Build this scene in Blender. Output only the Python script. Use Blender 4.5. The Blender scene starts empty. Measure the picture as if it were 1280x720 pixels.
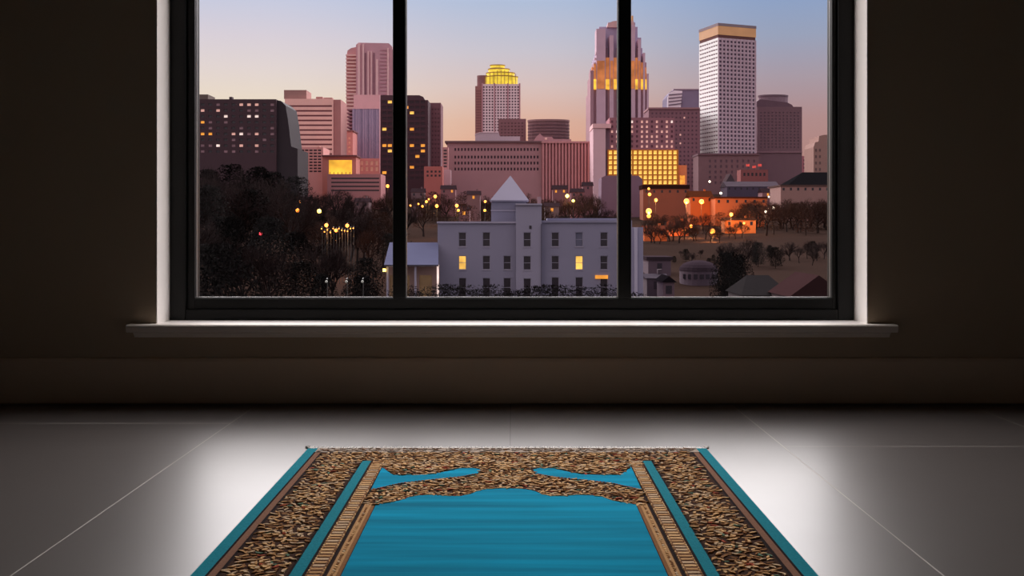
import bpy, math, random
from mathutils import Vector, Matrix
random.seed(7)
scn = bpy.context.scene
COL = scn.collection
F = 1200.0; CZ = 0.6; HY = 285.0          # focal length in pixels, eye height, horizon row
def at(px, py, Y): return Vector(((px-640)/F*Y, Y, CZ+(HY-py)/F*Y))
def PX(px, Y): return (px-640)/F*Y
def PZ(py, Y): return CZ+(HY-py)/F*Y

# ---------------------------------------------------------------- materials
def lin(c): return tuple(((v/255)/12.92 if v/255 <= .04045 else ((v/255+.055)/1.055)**2.4) for v in c)
def newmat(name):
    m = bpy.data.materials.new(name); m.use_nodes = True
    nt = m.node_tree; return m, nt, nt.nodes['Principled BSDF']
def pm(name, col, rough=.7, var=.12, scale=6., stretch=(1,1,1), bump=0., metal=0., spec=.5):
    m, nt, b = newmat(name)
    tc = nt.nodes.new('ShaderNodeTexCoord'); mp = nt.nodes.new('ShaderNodeMapping'); mp.inputs['Scale'].default_value = stretch
    n = nt.nodes.new('ShaderNodeTexNoise'); n.inputs['Scale'].default_value = scale; n.inputs['Detail'].default_value = 4
    r = nt.nodes.new('ShaderNodeMix'); r.data_type = 'RGBA'
    r.inputs['A'].default_value = (*[c*(1-var) for c in col], 1); r.inputs['B'].default_value = (*[min(1, c*(1+var)) for c in col], 1)
    L = nt.links.new
    L(tc.outputs['Object'], mp.inputs['Vector']); L(mp.outputs[0], n.inputs['Vector']); L(n.outputs['Fac'], r.inputs['Factor'])
    L(r.outputs['Result'], b.inputs['Base Color'])
    b.inputs['Roughness'].default_value = rough; b.inputs['Metallic'].default_value = metal; b.inputs['Specular IOR Level'].default_value = spec
    if bump:
        bp = nt.nodes.new('ShaderNodeBump'); bp.inputs['Strength'].default_value = bump; bp.inputs['Distance'].default_value = .002
        L(n.outputs['Fac'], bp.inputs['Height']); L(bp.outputs[0], b.inputs['Normal'])
    return m
EXT = 0.62       # how bright the dim half of the sky leaves a facing wall
CACHE = {}
def ext(r, g, b, rough=.8, var=.1, scale=.15):
    k = (r, g, b, rough)
    if k not in CACHE:
        CACHE[k] = pm('facade_%d_%d_%d' % (r, g, b), tuple(min(.85, v/EXT) for v in lin((r, g, b))), rough, var, scale, spec=.15)
    return CACHE[k]
def rext(r, g, b):      # roof coverings: they face the open sky
    k = ('roof', r, g, b)
    if k not in CACHE: CACHE[k] = pm('roof_%d_%d_%d' % (r, g, b), tuple(min(.85, v/3.0) for v in lin((r, g, b))), .9, .15, .3, spec=0)
    return CACHE[k]
def emis(name, col, strength, scale=.6, lo=.35):
    m, nt, b = newmat(name)
    tc = nt.nodes.new('ShaderNodeTexCoord'); n = nt.nodes.new('ShaderNodeTexNoise'); n.inputs['Scale'].default_value = scale
    mr = nt.nodes.new('ShaderNodeMapRange'); mr.inputs['From Min'].default_value = .3; mr.inputs['From Max'].default_value = .7
    mr.inputs['To Min'].default_value = strength*lo; mr.inputs['To Max'].default_value = strength
    nt.links.new(tc.outputs['Object'], n.inputs['Vector']); nt.links.new(n.outputs['Fac'], mr.inputs['Value']); nt.links.new(mr.outputs[0], b.inputs['Emission Strength'])
    b.inputs['Base Color'].default_value = (*[c*.4 for c in col], 1); b.inputs['Emission Color'].default_value = (*col, 1)
    b.inputs['Roughness'].default_value = .5
    return m
M = {}
M['white'] = pm('white_paint', (.90, .845, .80), .45, .02, 20)
M['stool'] = pm('sill_paint', (.88, .80, .72), .5, .03, 20)
M['wall'] = pm('taupe_wall_paint', (.54, .43, .31), .85, .05, 3, bump=.05)
M['base'] = pm('taupe_baseboard_paint', (.80, .63, .47), .6, .05, 4)
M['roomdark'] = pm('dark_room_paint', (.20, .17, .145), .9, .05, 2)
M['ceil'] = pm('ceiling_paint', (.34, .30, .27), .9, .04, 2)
M['black'] = pm('black_window_metal', (.008, .008, .008), .45, .15, 30, spec=.3)
M['bead'] = pm('grey_glazing_bead', (.20, .19, .185), .4, .05, 30)
M['dglass'] = pm('dark_window_glass', lin((48, 42, 50)), .25, .25, .3, spec=.3)
M['dglass2'] = pm('dusk_window_glass', lin((70, 56, 62)), .25, .25, .3, spec=.3)
M['lit_y'] = emis('lit_window_yellow', lin((255, 196, 90)), 1.6)
M['lit_w'] = emis('lit_window_white', lin((255, 225, 215)), 1.3)
M['lit_p'] = emis('lit_window_rose', lin((255, 190, 175)), .85)
M['lit_o'] = emis('lit_window_amber', lin((255, 165, 60)), 1.3)
M['gold'] = emis('gold_glow', lin((255, 190, 60)), 1.5, .12, .35)  # glow put into the stone instead of floodlights; also the pavilion front
M['amber'] = emis('amber_floodlight_glow', lin((235, 140, 75)), .62, .12, .35)  # floodlighting put into the tower stone as emission
M['crown'] = emis('lit_crown_glass', lin((255, 220, 70)), 1.1, .2, .5)  # crown glows by emission, standing in for its floodlighting
M['band'] = emis('glowing_copper_band', lin((222, 160, 108)), .42, .1, .7)  # band and spire given a glow of their own to look lit
M['lamp'] = emis('sodium_lamp_glass', (1, .30, .035), 5, .5, 1)
M['lampw'] = emis('white_lamp_glass', lin((255, 235, 210)), 7, .5, 1)
M['lampy'] = emis('yellow_lamp_glass', lin((255, 210, 90)), 7, .5, 1)
M['dim'] = emis('dim_curtained_window', lin((150, 110, 120)), .35)
M['redl'] = emis('red_neon', lin((255, 90, 80)), .7)
M['porch'] = emis('porch_glass', lin((150, 115, 80)), .3)
M['lampdim'] = emis('dim_path_lamp', lin((190, 190, 180)), .35)
M['lampr'] = emis('red_lamp_glass', lin((255, 70, 80)), 2.5, .5, 1)
M['pole'] = pm('dark_lamp_metal', (.03, .03, .03), .6)
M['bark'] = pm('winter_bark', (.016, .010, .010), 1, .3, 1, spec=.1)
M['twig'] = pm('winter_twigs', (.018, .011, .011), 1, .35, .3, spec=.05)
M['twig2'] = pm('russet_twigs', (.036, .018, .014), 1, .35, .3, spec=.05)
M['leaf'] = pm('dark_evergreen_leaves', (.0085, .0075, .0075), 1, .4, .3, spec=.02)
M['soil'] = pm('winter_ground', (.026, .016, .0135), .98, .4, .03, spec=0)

# glass: clear pane with a weak mirror
def glass_mat():
    m = bpy.data.materials.new('window_pane_glass'); m.use_nodes = True; nt = m.node_tree; nt.nodes.clear()
    o = nt.nodes.new('ShaderNodeOutputMaterial'); t = nt.nodes.new('ShaderNodeBsdfTransparent'); g = nt.nodes.new('ShaderNodeBsdfGlossy'); x = nt.nodes.new('ShaderNodeMixShader')
    t.inputs['Color'].default_value = (.97, .975, .98, 1); g.inputs['Roughness'].default_value = .02; x.inputs[0].default_value = .02
    nt.links.new(t.outputs[0], x.inputs[1]); nt.links.new(g.outputs[0], x.inputs[2]); nt.links.new(x.outputs[0], o.inputs[0])
    return m
M['glass'] = glass_mat()

# ---------------------------------------------------------------- mesh builder
class MB:
    def __init__(s): s.v = []; s.f = []; s.mi = []; s.mats = []
    def slot(s, m):
        if m not in s.mats: s.mats.append(m)
        return s.mats.index(m)
    def face(s, pts, m):
        b = len(s.v); s.v += [tuple(p) for p in pts]; s.f.append(tuple(range(b, b+len(pts)))); s.mi.append(s.slot(m))
    def hexa(s, P, m):     # P: 8 points, bottom ring then top ring
        b = len(s.v); s.v += [tuple(p) for p in P]; k = s.slot(m)
        for q in ((3, 2, 1, 0), (4, 5, 6, 7), (0, 1, 5, 4), (1, 2, 6, 5), (2, 3, 7, 6), (3, 0, 4, 7)):
            s.f.append(tuple(b+i for i in q)); s.mi.append(k)
    def box(s, x0, x1, y0, y1, z0, z1, m):
        s.hexa([(x0, y0, z0), (x1, y0, z0), (x1, y1, z0), (x0, y1, z0), (x0, y0, z1), (x1, y0, z1), (x1, y1, z1), (x0, y1, z1)], m)
    def extr(s, ring0, ring1, m):   # two matching rings closed by caps
        b = len(s.v); n = len(ring0); s.v += [tuple(p) for p in ring0]+[tuple(p) for p in ring1]; k = s.slot(m)
        s.f.append(tuple(b+i for i in range(n))[::-1]); s.f.append(tuple(b+n+i for i in range(n))); s.mi += [k, k]
        for i in range(n):
            j = (i+1) % n; s.f.append((b+i, b+j, b+n+j, b+n+i)); s.mi.append(k)
    def tube(s, a, b_, r0, r1, m, n=4):
        a = Vector(a); b_ = Vector(b_); d = (b_-a).normalized()
        u = d.orthogonal().normalized(); w = d.cross(u)
        s.extr([a+(u*math.cos(t)+w*math.sin(t))*r0 for t in [2*math.pi*i/n for i in range(n)]],
               [b_+(u*math.cos(t)+w*math.sin(t))*r1 for t in [2*math.pi*i/n for i in range(n)]], m)
    def build(s, name, parent=None, loc=None, bevel=0, smooth=False):
        me = bpy.data.meshes.new(name)
        off = Vector(loc) if loc is not None else (world_loc(parent) if parent else Vector((0, 0, 0)))
        me.from_pydata([tuple(Vector(p)-off) for p in s.v], [], s.f)
        for m in s.mats: me.materials.append(m)
        me.polygons.foreach_set('material_index', s.mi)
        if smooth: me.polygons.foreach_set('use_smooth', [True]*len(s.f))
        me.update()
        o = bpy.data.objects.new(name, me); COL.objects.link(o)
        if parent: o.parent = parent; o.location = off-world_loc(parent)
        else: o.location = off
        if bevel:
            w = o.modifiers.new('bevel', 'BEVEL'); w.width = bevel; w.segments = 3; w.limit_method = 'ANGLE'
        return o
def world_loc(o):
    v = Vector((0, 0, 0))
    while o: v = v+Vector(o.location); o = o.parent
    return v
def empty(name, loc, label=None, cat=None, group=None):
    o = bpy.data.objects.new(name, None); COL.objects.link(o); o.location = loc; o.empty_display_size = .2
    if label: tag(o, label, cat, group)
    return o
def tag(o, label, cat, group=None):
    o['label'] = label; o['category'] = cat
    if group: o['group'] = group
    return o
def struct(o): o['kind'] = 'structure'; return o
def copy_tree(o, loc, rz, sc):
    r = o.copy(); COL.objects.link(r); r.location = loc; r.rotation_euler = (0, 0, rz); r.scale = sc
    for ch in o.children:
        c = ch.copy(); COL.objects.link(c); c.parent = r
    return r

# ================================================================= ROOM
WY = F*CZ/220          # wall face distance 3.27 m
K = WY/F               # metres per pixel on the wall
def wx(px): return (px-640)*K
def wz(py): return CZ+(HY-py)*K
RL, RR, RB, RH = -3.3, 3.3, -2.6, 2.75
x0, x1 = wx(195), wx(1085)
zs_ = wz(405)          # stool top
ztop = 2.25
TH = .122              # reveal depth
m = MB()
T = .32
m.box(RL-.3, x0, WY, WY+T, -.1, RH+.1, M['wall']); m.box(x1, RR+.3, WY, WY+T, -.1, RH+.1, M['wall'])
m.box(x0, x1, WY, WY+T, -.1, zs_-.028, M['wall']); m.box(x0, x1, WY, WY+T, ztop, RH+.1, M['wall'])
struct(m.build('wall_back'))
m = MB(); m.box(RL-.3, RL, RB, WY, -.1, RH+.1, M['roomdark']); struct(m.build('wall_left'))
m = MB(); m.box(RR, RR+.3, RB, WY, -.1, RH+.1, M['roomdark']); struct(m.build('wall_right'))
m = MB(); m.box(RL-.3, RR+.3, RB-.3, RB, -.1, RH+.1, M['roomdark']); struct(m.build('wall_front'))
m = MB(); m.box(RL, RR, RB, WY, RH, RH+.1, M['ceil']); struct(m.build('ceiling'))

# floor: large satin slabs with fine pale joints
def floor_mat():
    m, nt, b = newmat('satin_floor_slabs'); N = nt.nodes.new; L = nt.links.new
    tc = N('ShaderNodeTexCoord'); sp = N('ShaderNodeSeparateXYZ'); L(tc.outputs['Object'], sp.inputs[0])
    def math_(op, a, b_=None, c=None):
        n = N('ShaderNodeMath'); n.operation = op
        for i, v in enumerate((a, b_, c)):
            if v is None: continue
            if isinstance(v, (int, float)): n.inputs[i].default_value = v
            else: L(v, n.inputs[i])
        return n.outputs[0]
    X, Y = sp.outputs[0], sp.outputs[1]
    def near(c, p, w): return math_('LESS_THAN', math_('ABSOLUTE', math_('SUBTRACT', c, p)), w)
    lines = None
    for p in (-2.47, -1.665, -.865, .745, 1.545, 2.345):
        q = near(X, p, .0013); lines = q if lines is None else math_('MAXIMUM', lines, q)
    for p in (-2.2, -.58, 1.03, 2.637):
        lines = math_('MAXIMUM', lines, math_('MULTIPLY', near(Y, p, .0012), math_('GREATER_THAN', X, .745)))
        lines = math_('MAXIMUM', lines, math_('MULTIPLY', near(Y, p+.313, .0022), math_('LESS_THAN', X, -.865)))
    inner = math_('MULTIPLY', near(X, -.005, .0010), math_('GREATER_THAN', Y, 1.0))
    n1 = N('ShaderNodeTexNoise'); n1.inputs['Scale'].default_value = 1.4; n1.inputs['Detail'].default_value = 5; L(tc.outputs['Object'], n1.inputs['Vector'])
    mix = N('ShaderNodeMix'); mix.data_type = 'RGBA'; L(n1.outputs['Fac'], mix.inputs['Factor'])
    mix.inputs['A'].default_value = (.092, .079, .073, 1); mix.inputs['B'].default_value = (.108, .093, .087, 1)
    mx = N('ShaderNodeMix'); mx.data_type = 'RGBA'; L(lines, mx.inputs['Factor']); L(mix.outputs['Result'], mx.inputs['A']); mx.inputs['B'].default_value = (.42, .38, .34, 1)
    mx2 = N('ShaderNodeMix'); mx2.data_type = 'RGBA'; L(inner, mx2.inputs['Factor']); L(mx.outputs['Result'], mx2.inputs['A']); mx2.inputs['B'].default_value = (.11, .10, .10, 1)
    L(mx2.outputs['Result'], b.inputs['Base Color'])
    n2 = N('ShaderNodeTexNoise'); n2.inputs['Scale'].default_value = 5; n2.inputs['Detail'].default_value = 4; L(tc.outputs['Object'], n2.inputs['Vector'])
    mr = N('ShaderNodeMapRange'); L(n2.outputs['Fac'], mr.inputs['Value']); mr.inputs['To Min'].default_value = FR-.01; mr.inputs['To Max'].default_value = FR+.03
    L(math_('MAXIMUM', mr.outputs[0], math_('MULTIPLY', math_('MAXIMUM', lines, inner), .8)), b.inputs['Roughness'])
    b.inputs['IOR'].default_value = 1.92
    return m
FR = .35
M['floor'] = floor_mat()
m = MB(); m.box(RL, RR, RB, WY, -.1, 0, M['floor']); struct(m.build('floor'))

# baseboard, profiled, with the shallow cap line
bh = wz(447)
m = MB()
prof = [(0, .006), (-.014, .006), (-.014, bh-.012), (-.011, bh-.004), (-.006, bh), (0, bh)]
m.extr([(RL, WY+a, b) for a, b in prof], [(RR, WY+a, b) for a, b in prof], M['base'])
struct(m.build('baseboard_back'))
for nm, xa, xb in (('baseboard_left', RL, RL+.014), ('baseboard_right', RR-.014, RR)):
    m = MB(); m.box(xa, xb, RB, WY-.014, 0, bh, M['base']); struct(m.build(nm, bevel=.003))

# the window: reveal lining, frame, mullions, beads, panes, stool
win = struct(empty('window_1', (0, WY, zs_)))
m = MB()
lt = .004
m.box(x0, x0+lt, WY-.001, WY+TH, zs_, ztop, M['white']); m.box(x1-lt, x1, WY-.001, WY+TH, zs_, ztop, M['white'])
m.box(x0+lt, x1-lt, WY-.001, WY+TH, ztop-lt, ztop, M['white'])
m.build('reveal_lining', win)
FY = WY+TH
def fx(px): return PX(px, FY)
def fz(py): return PZ(py, FY)
m = MB()   # outer frame, stepped
a0, a1 = x0, x1
st = fz(401)
def ring(m, xa, xb, za, zb, w, y0, y1, mat, top=ztop):
    m.box(xa, xa+w, y0, y1, za, zb, mat); m.box(xb-w, xb, y0, y1, za, zb, mat)
    m.box(xa+w, xb-w, y0, y1, za, za+w, mat); m.box(xa+w, xb-w, y0, y1, zb-w, zb, mat)
ring(m, a0, a1, zs_-.02, ztop, fx(232)-a0, FY, FY+.07, M['black'])
m.build('window_frame', win, bevel=.003)
PY_ = FY+.045
iz0 = PZ(373, FY+.012)
sx = [PX(243.5, FY+.012), PX(491, FY+.012), PX(507, FY+.012), PX(773, FY+.012), PX(789, FY+.012), PX(1040, FY+.012)]
m = MB()
m.box(fx(231.5), sx[0], FY+.012, FY+.065, zs_-.01, ztop-.03, M['black'])
m.box(sx[5], fx(1048.5), FY+.012, FY+.065, zs_-.01, ztop-.03, M['black'])
m.box(sx[0], sx[5], FY+.012, FY+.065, zs_-.01, iz0, M['black'])
m.box(sx[0], sx[5], FY+.012, FY+.065, ztop-.09, ztop-.03, M['black'])
m.build('sash_frame', win, bevel=.002)
for a, b in ((sx[1], sx[2]), (sx[3], sx[4])):
    m = MB(); m.box(a, b, FY+.012, FY+.065, iz0, ztop-.09, M['black']); m.build('mullion', win, bevel=.002)
for a, b in ((sx[0], sx[1]), (sx[2], sx[3]), (sx[4], sx[5])):
    m = MB(); w = .0042
    m.box(a, b, FY+.02, FY+.034, iz0, iz0+w, M['bead']); m.box(a, a+w*.45, FY+.026, FY+.034, iz0+w, ztop-.09, M['bead'])
    m.box(b-w*.45, b, FY+.026, FY+.034, iz0+w, ztop-.09, M['bead'])
    m.build('glazing_bead', win)
    m = MB(); m.box(a, b, PY_-.003, PY_+.003, iz0, ztop-.09, M['glass']); m.build('pane', win)
# stool: flat board with nosing over a smaller moulding
m = MB()
sy = WY-.045
sc = sy/F
Lx, Rx = (157-640)*sc, (1123-640)*sc
nz = CZ+(HY-404.5)*WY/F
t1 = nz-(414-404.5)*sc*1.05
pr = [(WY, nz), (sy+.006, nz), (sy+.001, nz-.004), (sy, nz-.010), (sy+.002, t1+.004), (sy+.007, t1), (WY, t1)]
m.extr([(Lx, a, b) for a, b in pr], [(Rx, a, b) for a, b in pr], M['stool'])
m.box(x0, x1, WY, FY+.01, t1, nz, M['white'])
o = m.build('window_sill', win)
m = MB()
t2 = t1-(419-414)*sc*1.3
Lx2, Rx2 = (165-640)*sc, (1115-640)*sc
pr = [(WY, t1), (sy+.010, t1), (sy+.010, t1-.004), (sy+.016, t1-.008), (sy+.022, t2), (WY, t2)]
m.extr([(Lx2, a, b) for a, b in pr], [(Rx2, a, b) for a, b in pr], M['stool'])
m.build('sill_moulding', win)

# ================================================================= PRAYER RUG
RZ = .008
def fl(px, py): d = F*(CZ-RZ)/(py-HY); return ((px-640)/F*d, d)
RC = -.013; RFAR = fl(640, 560)[1]; RNEAR = RFAR-1.75; S = .987
def rm(name, srgb, var=.25, scale=250, rough=1., bump=.6, stretch=(1, 1, 1)):
    return pm(name, lin(srgb), rough, var, scale, stretch, bump, spec=.05)
M['teal'] = rm('teal_pile', (30, 125, 140), .22, 180)
M['tealf'] = pm('teal_brushed_field', lin((0, 138, 172)), 1, .75, 1.5, (1.0, 17, 1), .5, spec=.05)
M['dk'] = rm('black_brown_pile', (34, 24, 24))
M['gr'] = rm('umber_pile', (60, 38, 28))
M['br'] = rm('brown_stripe_pile', (128, 92, 74))
M['bg'] = rm('beige_edge_weave', (168, 152, 138), .2, 120)
TAN = [rm('gold_tuft', (216, 174, 124)), rm('tan_tuft', (188, 144, 98)), rm('bronze_tuft', (140, 98, 64)), rm('sand_tuft', (200, 170, 136))]
M['fr0'] = rm('cream_fleck', (215, 205, 195), .15)
M['red'] = rm('rust_tuft', (165, 80, 58)); M['sage'] = rm('sage_tuft', (95, 118, 98))
rug = empty('prayer_rug', (RC, (RFAR+RNEAR)/2, 0), 'teal prayer rug with gold floral borders and pointed arch lying on the floor', 'rug')
def U(u, v, z): return (RC+u, RFAR-v, z)
LEN = RFAR-RNEAR
body = MB()
W = .535
body.hexa([U(-W, LEN, 0.0005), U(W, LEN, 0.0005), U(W, 0, 0.0005), U(-W, 0, 0.0005), U(-W, LEN, RZ), U(W, LEN, RZ), U(W, 0, RZ), U(-W, 0, RZ)], M['teal'])
def poly(pts, z, mat, t=.0012): body.extr([U(u, v, RZ-.0005) for u, v in pts], [U(u, v, RZ+z+t) for u, v in pts], mat)
def rect(u0, u1, v0, v1, z, mat): poly([(u0, v1), (u1, v1), (u1, v0), (u0, v0)], z, mat)
def uv(px, py): a, b = fl(px, py); return (a-RC, RFAR-b)
vb = uv(0, 566.5)[1]
rect(-.507, .507, .004, vb-.008, 0, M['bg'])
rect(-.509, .509, vb-.008, LEN-.02, 0, M['dk'])           # dark outline ground
for s in (-1, 1):
    a, b = sorted((s*.4905, s*.5035)); rect(a, b, vb, LEN-.03, .0008, M['br'])
    a, b = sorted((s*.370, s*.484)); rect(a, b, vb, LEN-.05, .0006, M['gr'])
v1 = uv(0, 577)[1]; v2 = uv(0, 584)[1]
rect(-.366, .366, vb, v1, .0006, M['gr'])
rect(-.345, .345, v1, v2+.02, .0006, M['gr'])
for s in (-1, 1):
    a, b = sorted((s*.344, s*.3655)); rect(a, b, v1, LEN-.2, .0008, M['teal'])
    a, b = sorted((s*.3095, s*.338)); rect(a, b, v1, LEN-.2, .0010, M['br'])
rect(-.304, .304, v2, LEN-.22, .0004, M['gr'])
# spandrels and field, mirrored about the centre line
sp_top = [uv(x, y) for x, y in ((600.5, 588), (592, 586), (575, 586.5), (560, 590), (540, 594), (510, 595), (492, 595), (484, 590), (478, 584.5))]
sp_bot = [uv(x, y) for x, y in ((463, 614.5), (500, 606), (543, 601), (575, 598), (596, 594))]
sp = sp_top+sp_bot
f_top = [uv(x, y) for x, y in ((469, 632), (486, 629.5), (500, 627), (512, 622.5), (525, 620.5), (545, 620), (560, 621.5), (575, 621.5), (588, 619), (597, 615), (608, 612.8), (622, 612), (637, 611.5))]
lims = .277
f_top[0] = (-lims, f_top[0][1])
for s in (1, -1):
    p = [(s*u, v) for u, v in sp]; poly(p if s < 0 else p[::-1], .0012, M['tealf'])
fp = f_top[:-1]+[(0, f_top[-1][1])]+[(-u, v) for u, v in f_top[:-1][::-1]]+[(lims, LEN-.3), (-lims, LEN-.3)]
poly(fp[::-1], .0014, M['tealf'])
for s in (-1, 1):       # pale rail along the field
    a, b = sorted((s*.279, s*.286)); rect(a, b, f_top[0][1]-.01, LEN-.3, .0012, TAN[2])
    a, b = sorted((s*.286, s*.301)); rect(a, b, f_top[0][1]-.01, LEN-.3, .0012, TAN[1])
rng = random.Random(3)
def inside(p, poly_):
    c = False; n = len(poly_)
    for i in range(n):
        (xa, ya), (xb, yb) = poly_[i], poly_[(i+1) % n]
        if (ya > p[1]) != (yb > p[1]) and p[0] < (xb-xa)*(p[1]-ya)/(yb-ya)+xa: c = not c
    return c
def curl(u, v, ang, L_, w, z, mat, bend=1.2):
    n = 5; outer = []; inner = []
    R_ = L_/bend
    for i in range(n+1):
        t = (i/n-.5)*bend; ww = w*math.sin(math.pi*(i+.35)/(n+.7))**.8
        for lst, rr in ((outer, R_+ww/2), (inner, R_-ww/2)):
            a = rr*math.sin(t); b = rr*math.cos(t)-R_
            lst.append((u+a*math.cos(ang)-b*math.sin(ang), v+a*math.sin(ang)+b*math.cos(ang)))
    p = outer+inner[::-1]
    body.extr([U(a, b, RZ) for a, b in p][::-1], [U(a*.8+u*.2, b*.8+v*.2, RZ+z) for a, b in p][::-1], mat)
def tan(): 
    r = rng.random()
    return M['red'] if r > .982 else M['sage'] if r > .945 else rng.choice(TAN)
def scatter(test, ua, ub, va, vb_, step, L_=.0215, w=.0066):
    v = va; k = 0
    while v < vb_:
        u = ua+(k % 2)*step/2
        while u < ub:
            p = (u+rng.uniform(-.3, .3)*step, v+rng.uniform(-.3, .3)*step)
            if test(p): curl(p[0], p[1], rng.choice([0, math.pi])+rng.gauss(0, .8), L_*rng.uniform(.75, 1.15), w*rng.uniform(.8, 1.2), rng.uniform(.0022, .0048), tan(), rng.uniform(.9, 2.1))
            u += step
        v += step*.82; k += 1
VM = 1.25
for s in (-1, 1):
    c = s*.426
    scatter(lambda p: .371 < abs(p[0]) < .481, c-.056, c+.056, vb+.006, VM, .0150)
    for i in range(14):          # rosettes down the border
        v = vb+.08+i*.085
        for k in range(7):
            a = k*2*math.pi/7; curl(c+math.cos(a)*.015, v+math.sin(a)*.015, a, .015, .009, .0046, TAN[0 if k % 2 else 3], 1.9)
        curl(c, v, 0, .008, .008, .005, M['red'] if i % 2 else M['dk'], .6)
    # ladder border
    v = v1+.01
    while v < VM:
        a, b = sorted((s*.3135, s*.3345)); rect(a, b, v, v+.0095, .002, rng.choice(TAN[:2]+[TAN[3]])); v += .0165
    for q in (.3105, .3365):
        v = v1
        while v < VM:
            curl(s*q, v, math.pi/2, .013, .0038, .0034, rng.choice(TAN[:3]), .5); v += .012
    v = f_top[0][1]
    while v < VM:
        curl(s*.2935, v, math.pi/2+rng.uniform(-.5, .5), .012, .0055, .0036, rng.choice(TAN), 1.2); v += .011
allsp = [sp, [(-u, v) for u, v in sp]]
scatter(lambda p: not any(inside(p, q) for q in allsp) and not inside(p, fp) and not (.338 < abs(p[0]) < .371 and p[1] > v1) and not (.304 < abs(p[0]) and p[1] > v2), -.37, .37, vb+.006, f_top[0][1], .0136)
for i in range(420):
    curl(rng.uniform(-.5, .5), rng.uniform(.01, vb-.012), rng.gauss(0, .4), .014, .004, .0028, M['bg'] if rng.random() < .6 else rng.choice([TAN[2], M['br'], M['fr0']]), .6)
for q in [uv(x, y) for x, y in ((505, 584), (535, 586), (565, 582), (600, 577), (637, 583), (637, 600))]:
    for s in (-1, 1):
        for k in range(8):
            a = k*2*math.pi/8; curl(s*q[0]+math.cos(a)*.02, q[1]+math.sin(a)*.02, a, .019, .010, .005, TAN[3] if k % 2 else TAN[0], 1.8)
for s in (-1, 1):     # corded outline of the arch, both edges
    for line, mat in ((f_top, TAN[0]), (sp_bot, TAN[2])):
        for (ua, va), (ub, vb2) in zip(line, line[1:]):
            n = max(1, int(math.hypot(ub-ua, vb2-va)/.008))
            for i in range(n):
                t = (i+.5)/n; curl(s*(ua+(ub-ua)*t), va+(vb2-va)*t-.003, math.atan2(vb2-va, s*(ub-ua)), .009, .0045, .0036, mat if rng.random() > .25 else M['red'], .4)
body.build('pile', rug)
fr = MB()
M['fringe'] = pm('cream_fringe_yarn', (.86, .82, .78), .95, .12, 300)
for s, vv, n in ((1, 0, 520), (-1, LEN, 300)):
    for i in range(n):
        u = -W+2*W*(i+rng.random())/n if s > 0 else rng.uniform(-W, W)
        a = Vector(U(u, vv+.004*s, .0075)); L_ = rng.uniform(.010, .022)
        b = Vector(U(u+rng.uniform(-.004, .004), vv-s*L_*.6, .007+rng.uniform(0, .003))); c = Vector(U(u+rng.uniform(-.006, .006), vv-s*L_, .001))
        fr.tube(a, b, .0012, .0011, M['fringe'], 3); fr.tube(b, c, .0011, .0006, M['fringe'], 3)
fo = fr.build('fringe', rug); fo['kind'] = 'stuff'; fo['label'] = 'short cream yarn fringe'
for s in (-1, 1):
    t = MB()
    for i in range(60):
        a = Vector(U(s*(W-.004), .004, .006)); an = rng.uniform(0, 1.6)
        b = a+Vector((s*math.cos(an)*.012, math.sin(an)*.014, rng.uniform(0, .008)))
        t.tube(a, b, .0013, .0006, M['fringe'], 3)
    t.build('corner_tassel', rug)

# ================================================================= OUTSIDE
TP = [(0, -16), (60, -15.5), (100, -14), (137, -12), (170, -9), (220, -6.5), (300, -3), (400, 2), (500, 8), (600, 16), (700, 24), (900, 34), (1200, 40), (2600, 46)]
def terr(Y):
    for (a, za), (b, zb) in zip(TP, TP[1:]):
        if Y <= b: return za+(zb-za)*(Y-a)/(b-a)
    return TP[-1][1]
def tz(x, Y): return terr(Y)+math.sin(x*.05+Y*.03)*min(1, Y/400)*.7
m = MB(); ys = [5, 30, 60, 80, 100, 120, 137, 153, 170, 195, 220, 260, 300, 350, 400, 450, 500, 550, 600, 650, 700, 800, 900, 1200, 2600]; nx = 40
for Y in ys:
    for i in range(nx+1):
        x = (i/nx-.5)*(60+1.5*Y); m.v.append((x, Y, tz(x, Y)))
kk = m.slot(M['soil'])
for j in range(len(ys)-1):
    for i in range(nx):
        a = j*(nx+1)+i; m.f.append((a, a+1, a+nx+2, a+nx+1)); m.mi.append(kk)
struct(m.build('ground', smooth=True))

class Frame:
    """a facade plane: origin, heading; s runs along it, t goes into the building"""
    def __init__(s, O=(0, 0), a=0): s.O = O; s.a = a; s.c = math.cos(a); s.s = math.sin(a)
    def P(s, u, t, z): return Vector((s.O[0]+u*s.c-t*s.s, s.O[1]+u*s.s+t*s.c, z))
def facade(mb, fr, x0, x1, z0, z1, holes, mat, rec=.35, rev=None):
    xs = sorted({round(v, 4) for v in [x0, x1]+[h[0] for h in holes]+[h[1] for h in holes]})
    zs = sorted({round(v, 4) for v in [z0, z1]+[h[2] for h in holes]+[h[3] for h in holes]})
    hs = {}
    for h in holes: hs.setdefault((round(h[2], 4), round(h[3], 4)), []).append(h)
    for za, zb in zip(zs, zs[1:]):
        row = [h for k, l in hs.items() if k[0] <= za+1e-5 and k[1] >= zb-1e-5 for h in l]
        run = x0
        for h in sorted(row):
            if h[0] > run+1e-4: mb.face([fr.P(run, 0, za), fr.P(h[0], 0, za), fr.P(h[0], 0, zb), fr.P(run, 0, zb)], mat)
            run = max(run, h[1])
        if run < x1-1e-4: mb.face([fr.P(run, 0, za), fr.P(x1, 0, za), fr.P(x1, 0, zb), fr.P(run, 0, zb)], mat)
    for a, b, c, d in holes:
        q = [(a, c), (b, c), (b, d), (a, d)]
        for (p, r), (p2, r2) in zip(q, q[1:]+q[:1]):
            mb.face([fr.P(p, 0, r), fr.P(p, rec, r), fr.P(p2, rec, r2), fr.P(p2, 0, r2)], rev or mat)
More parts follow.
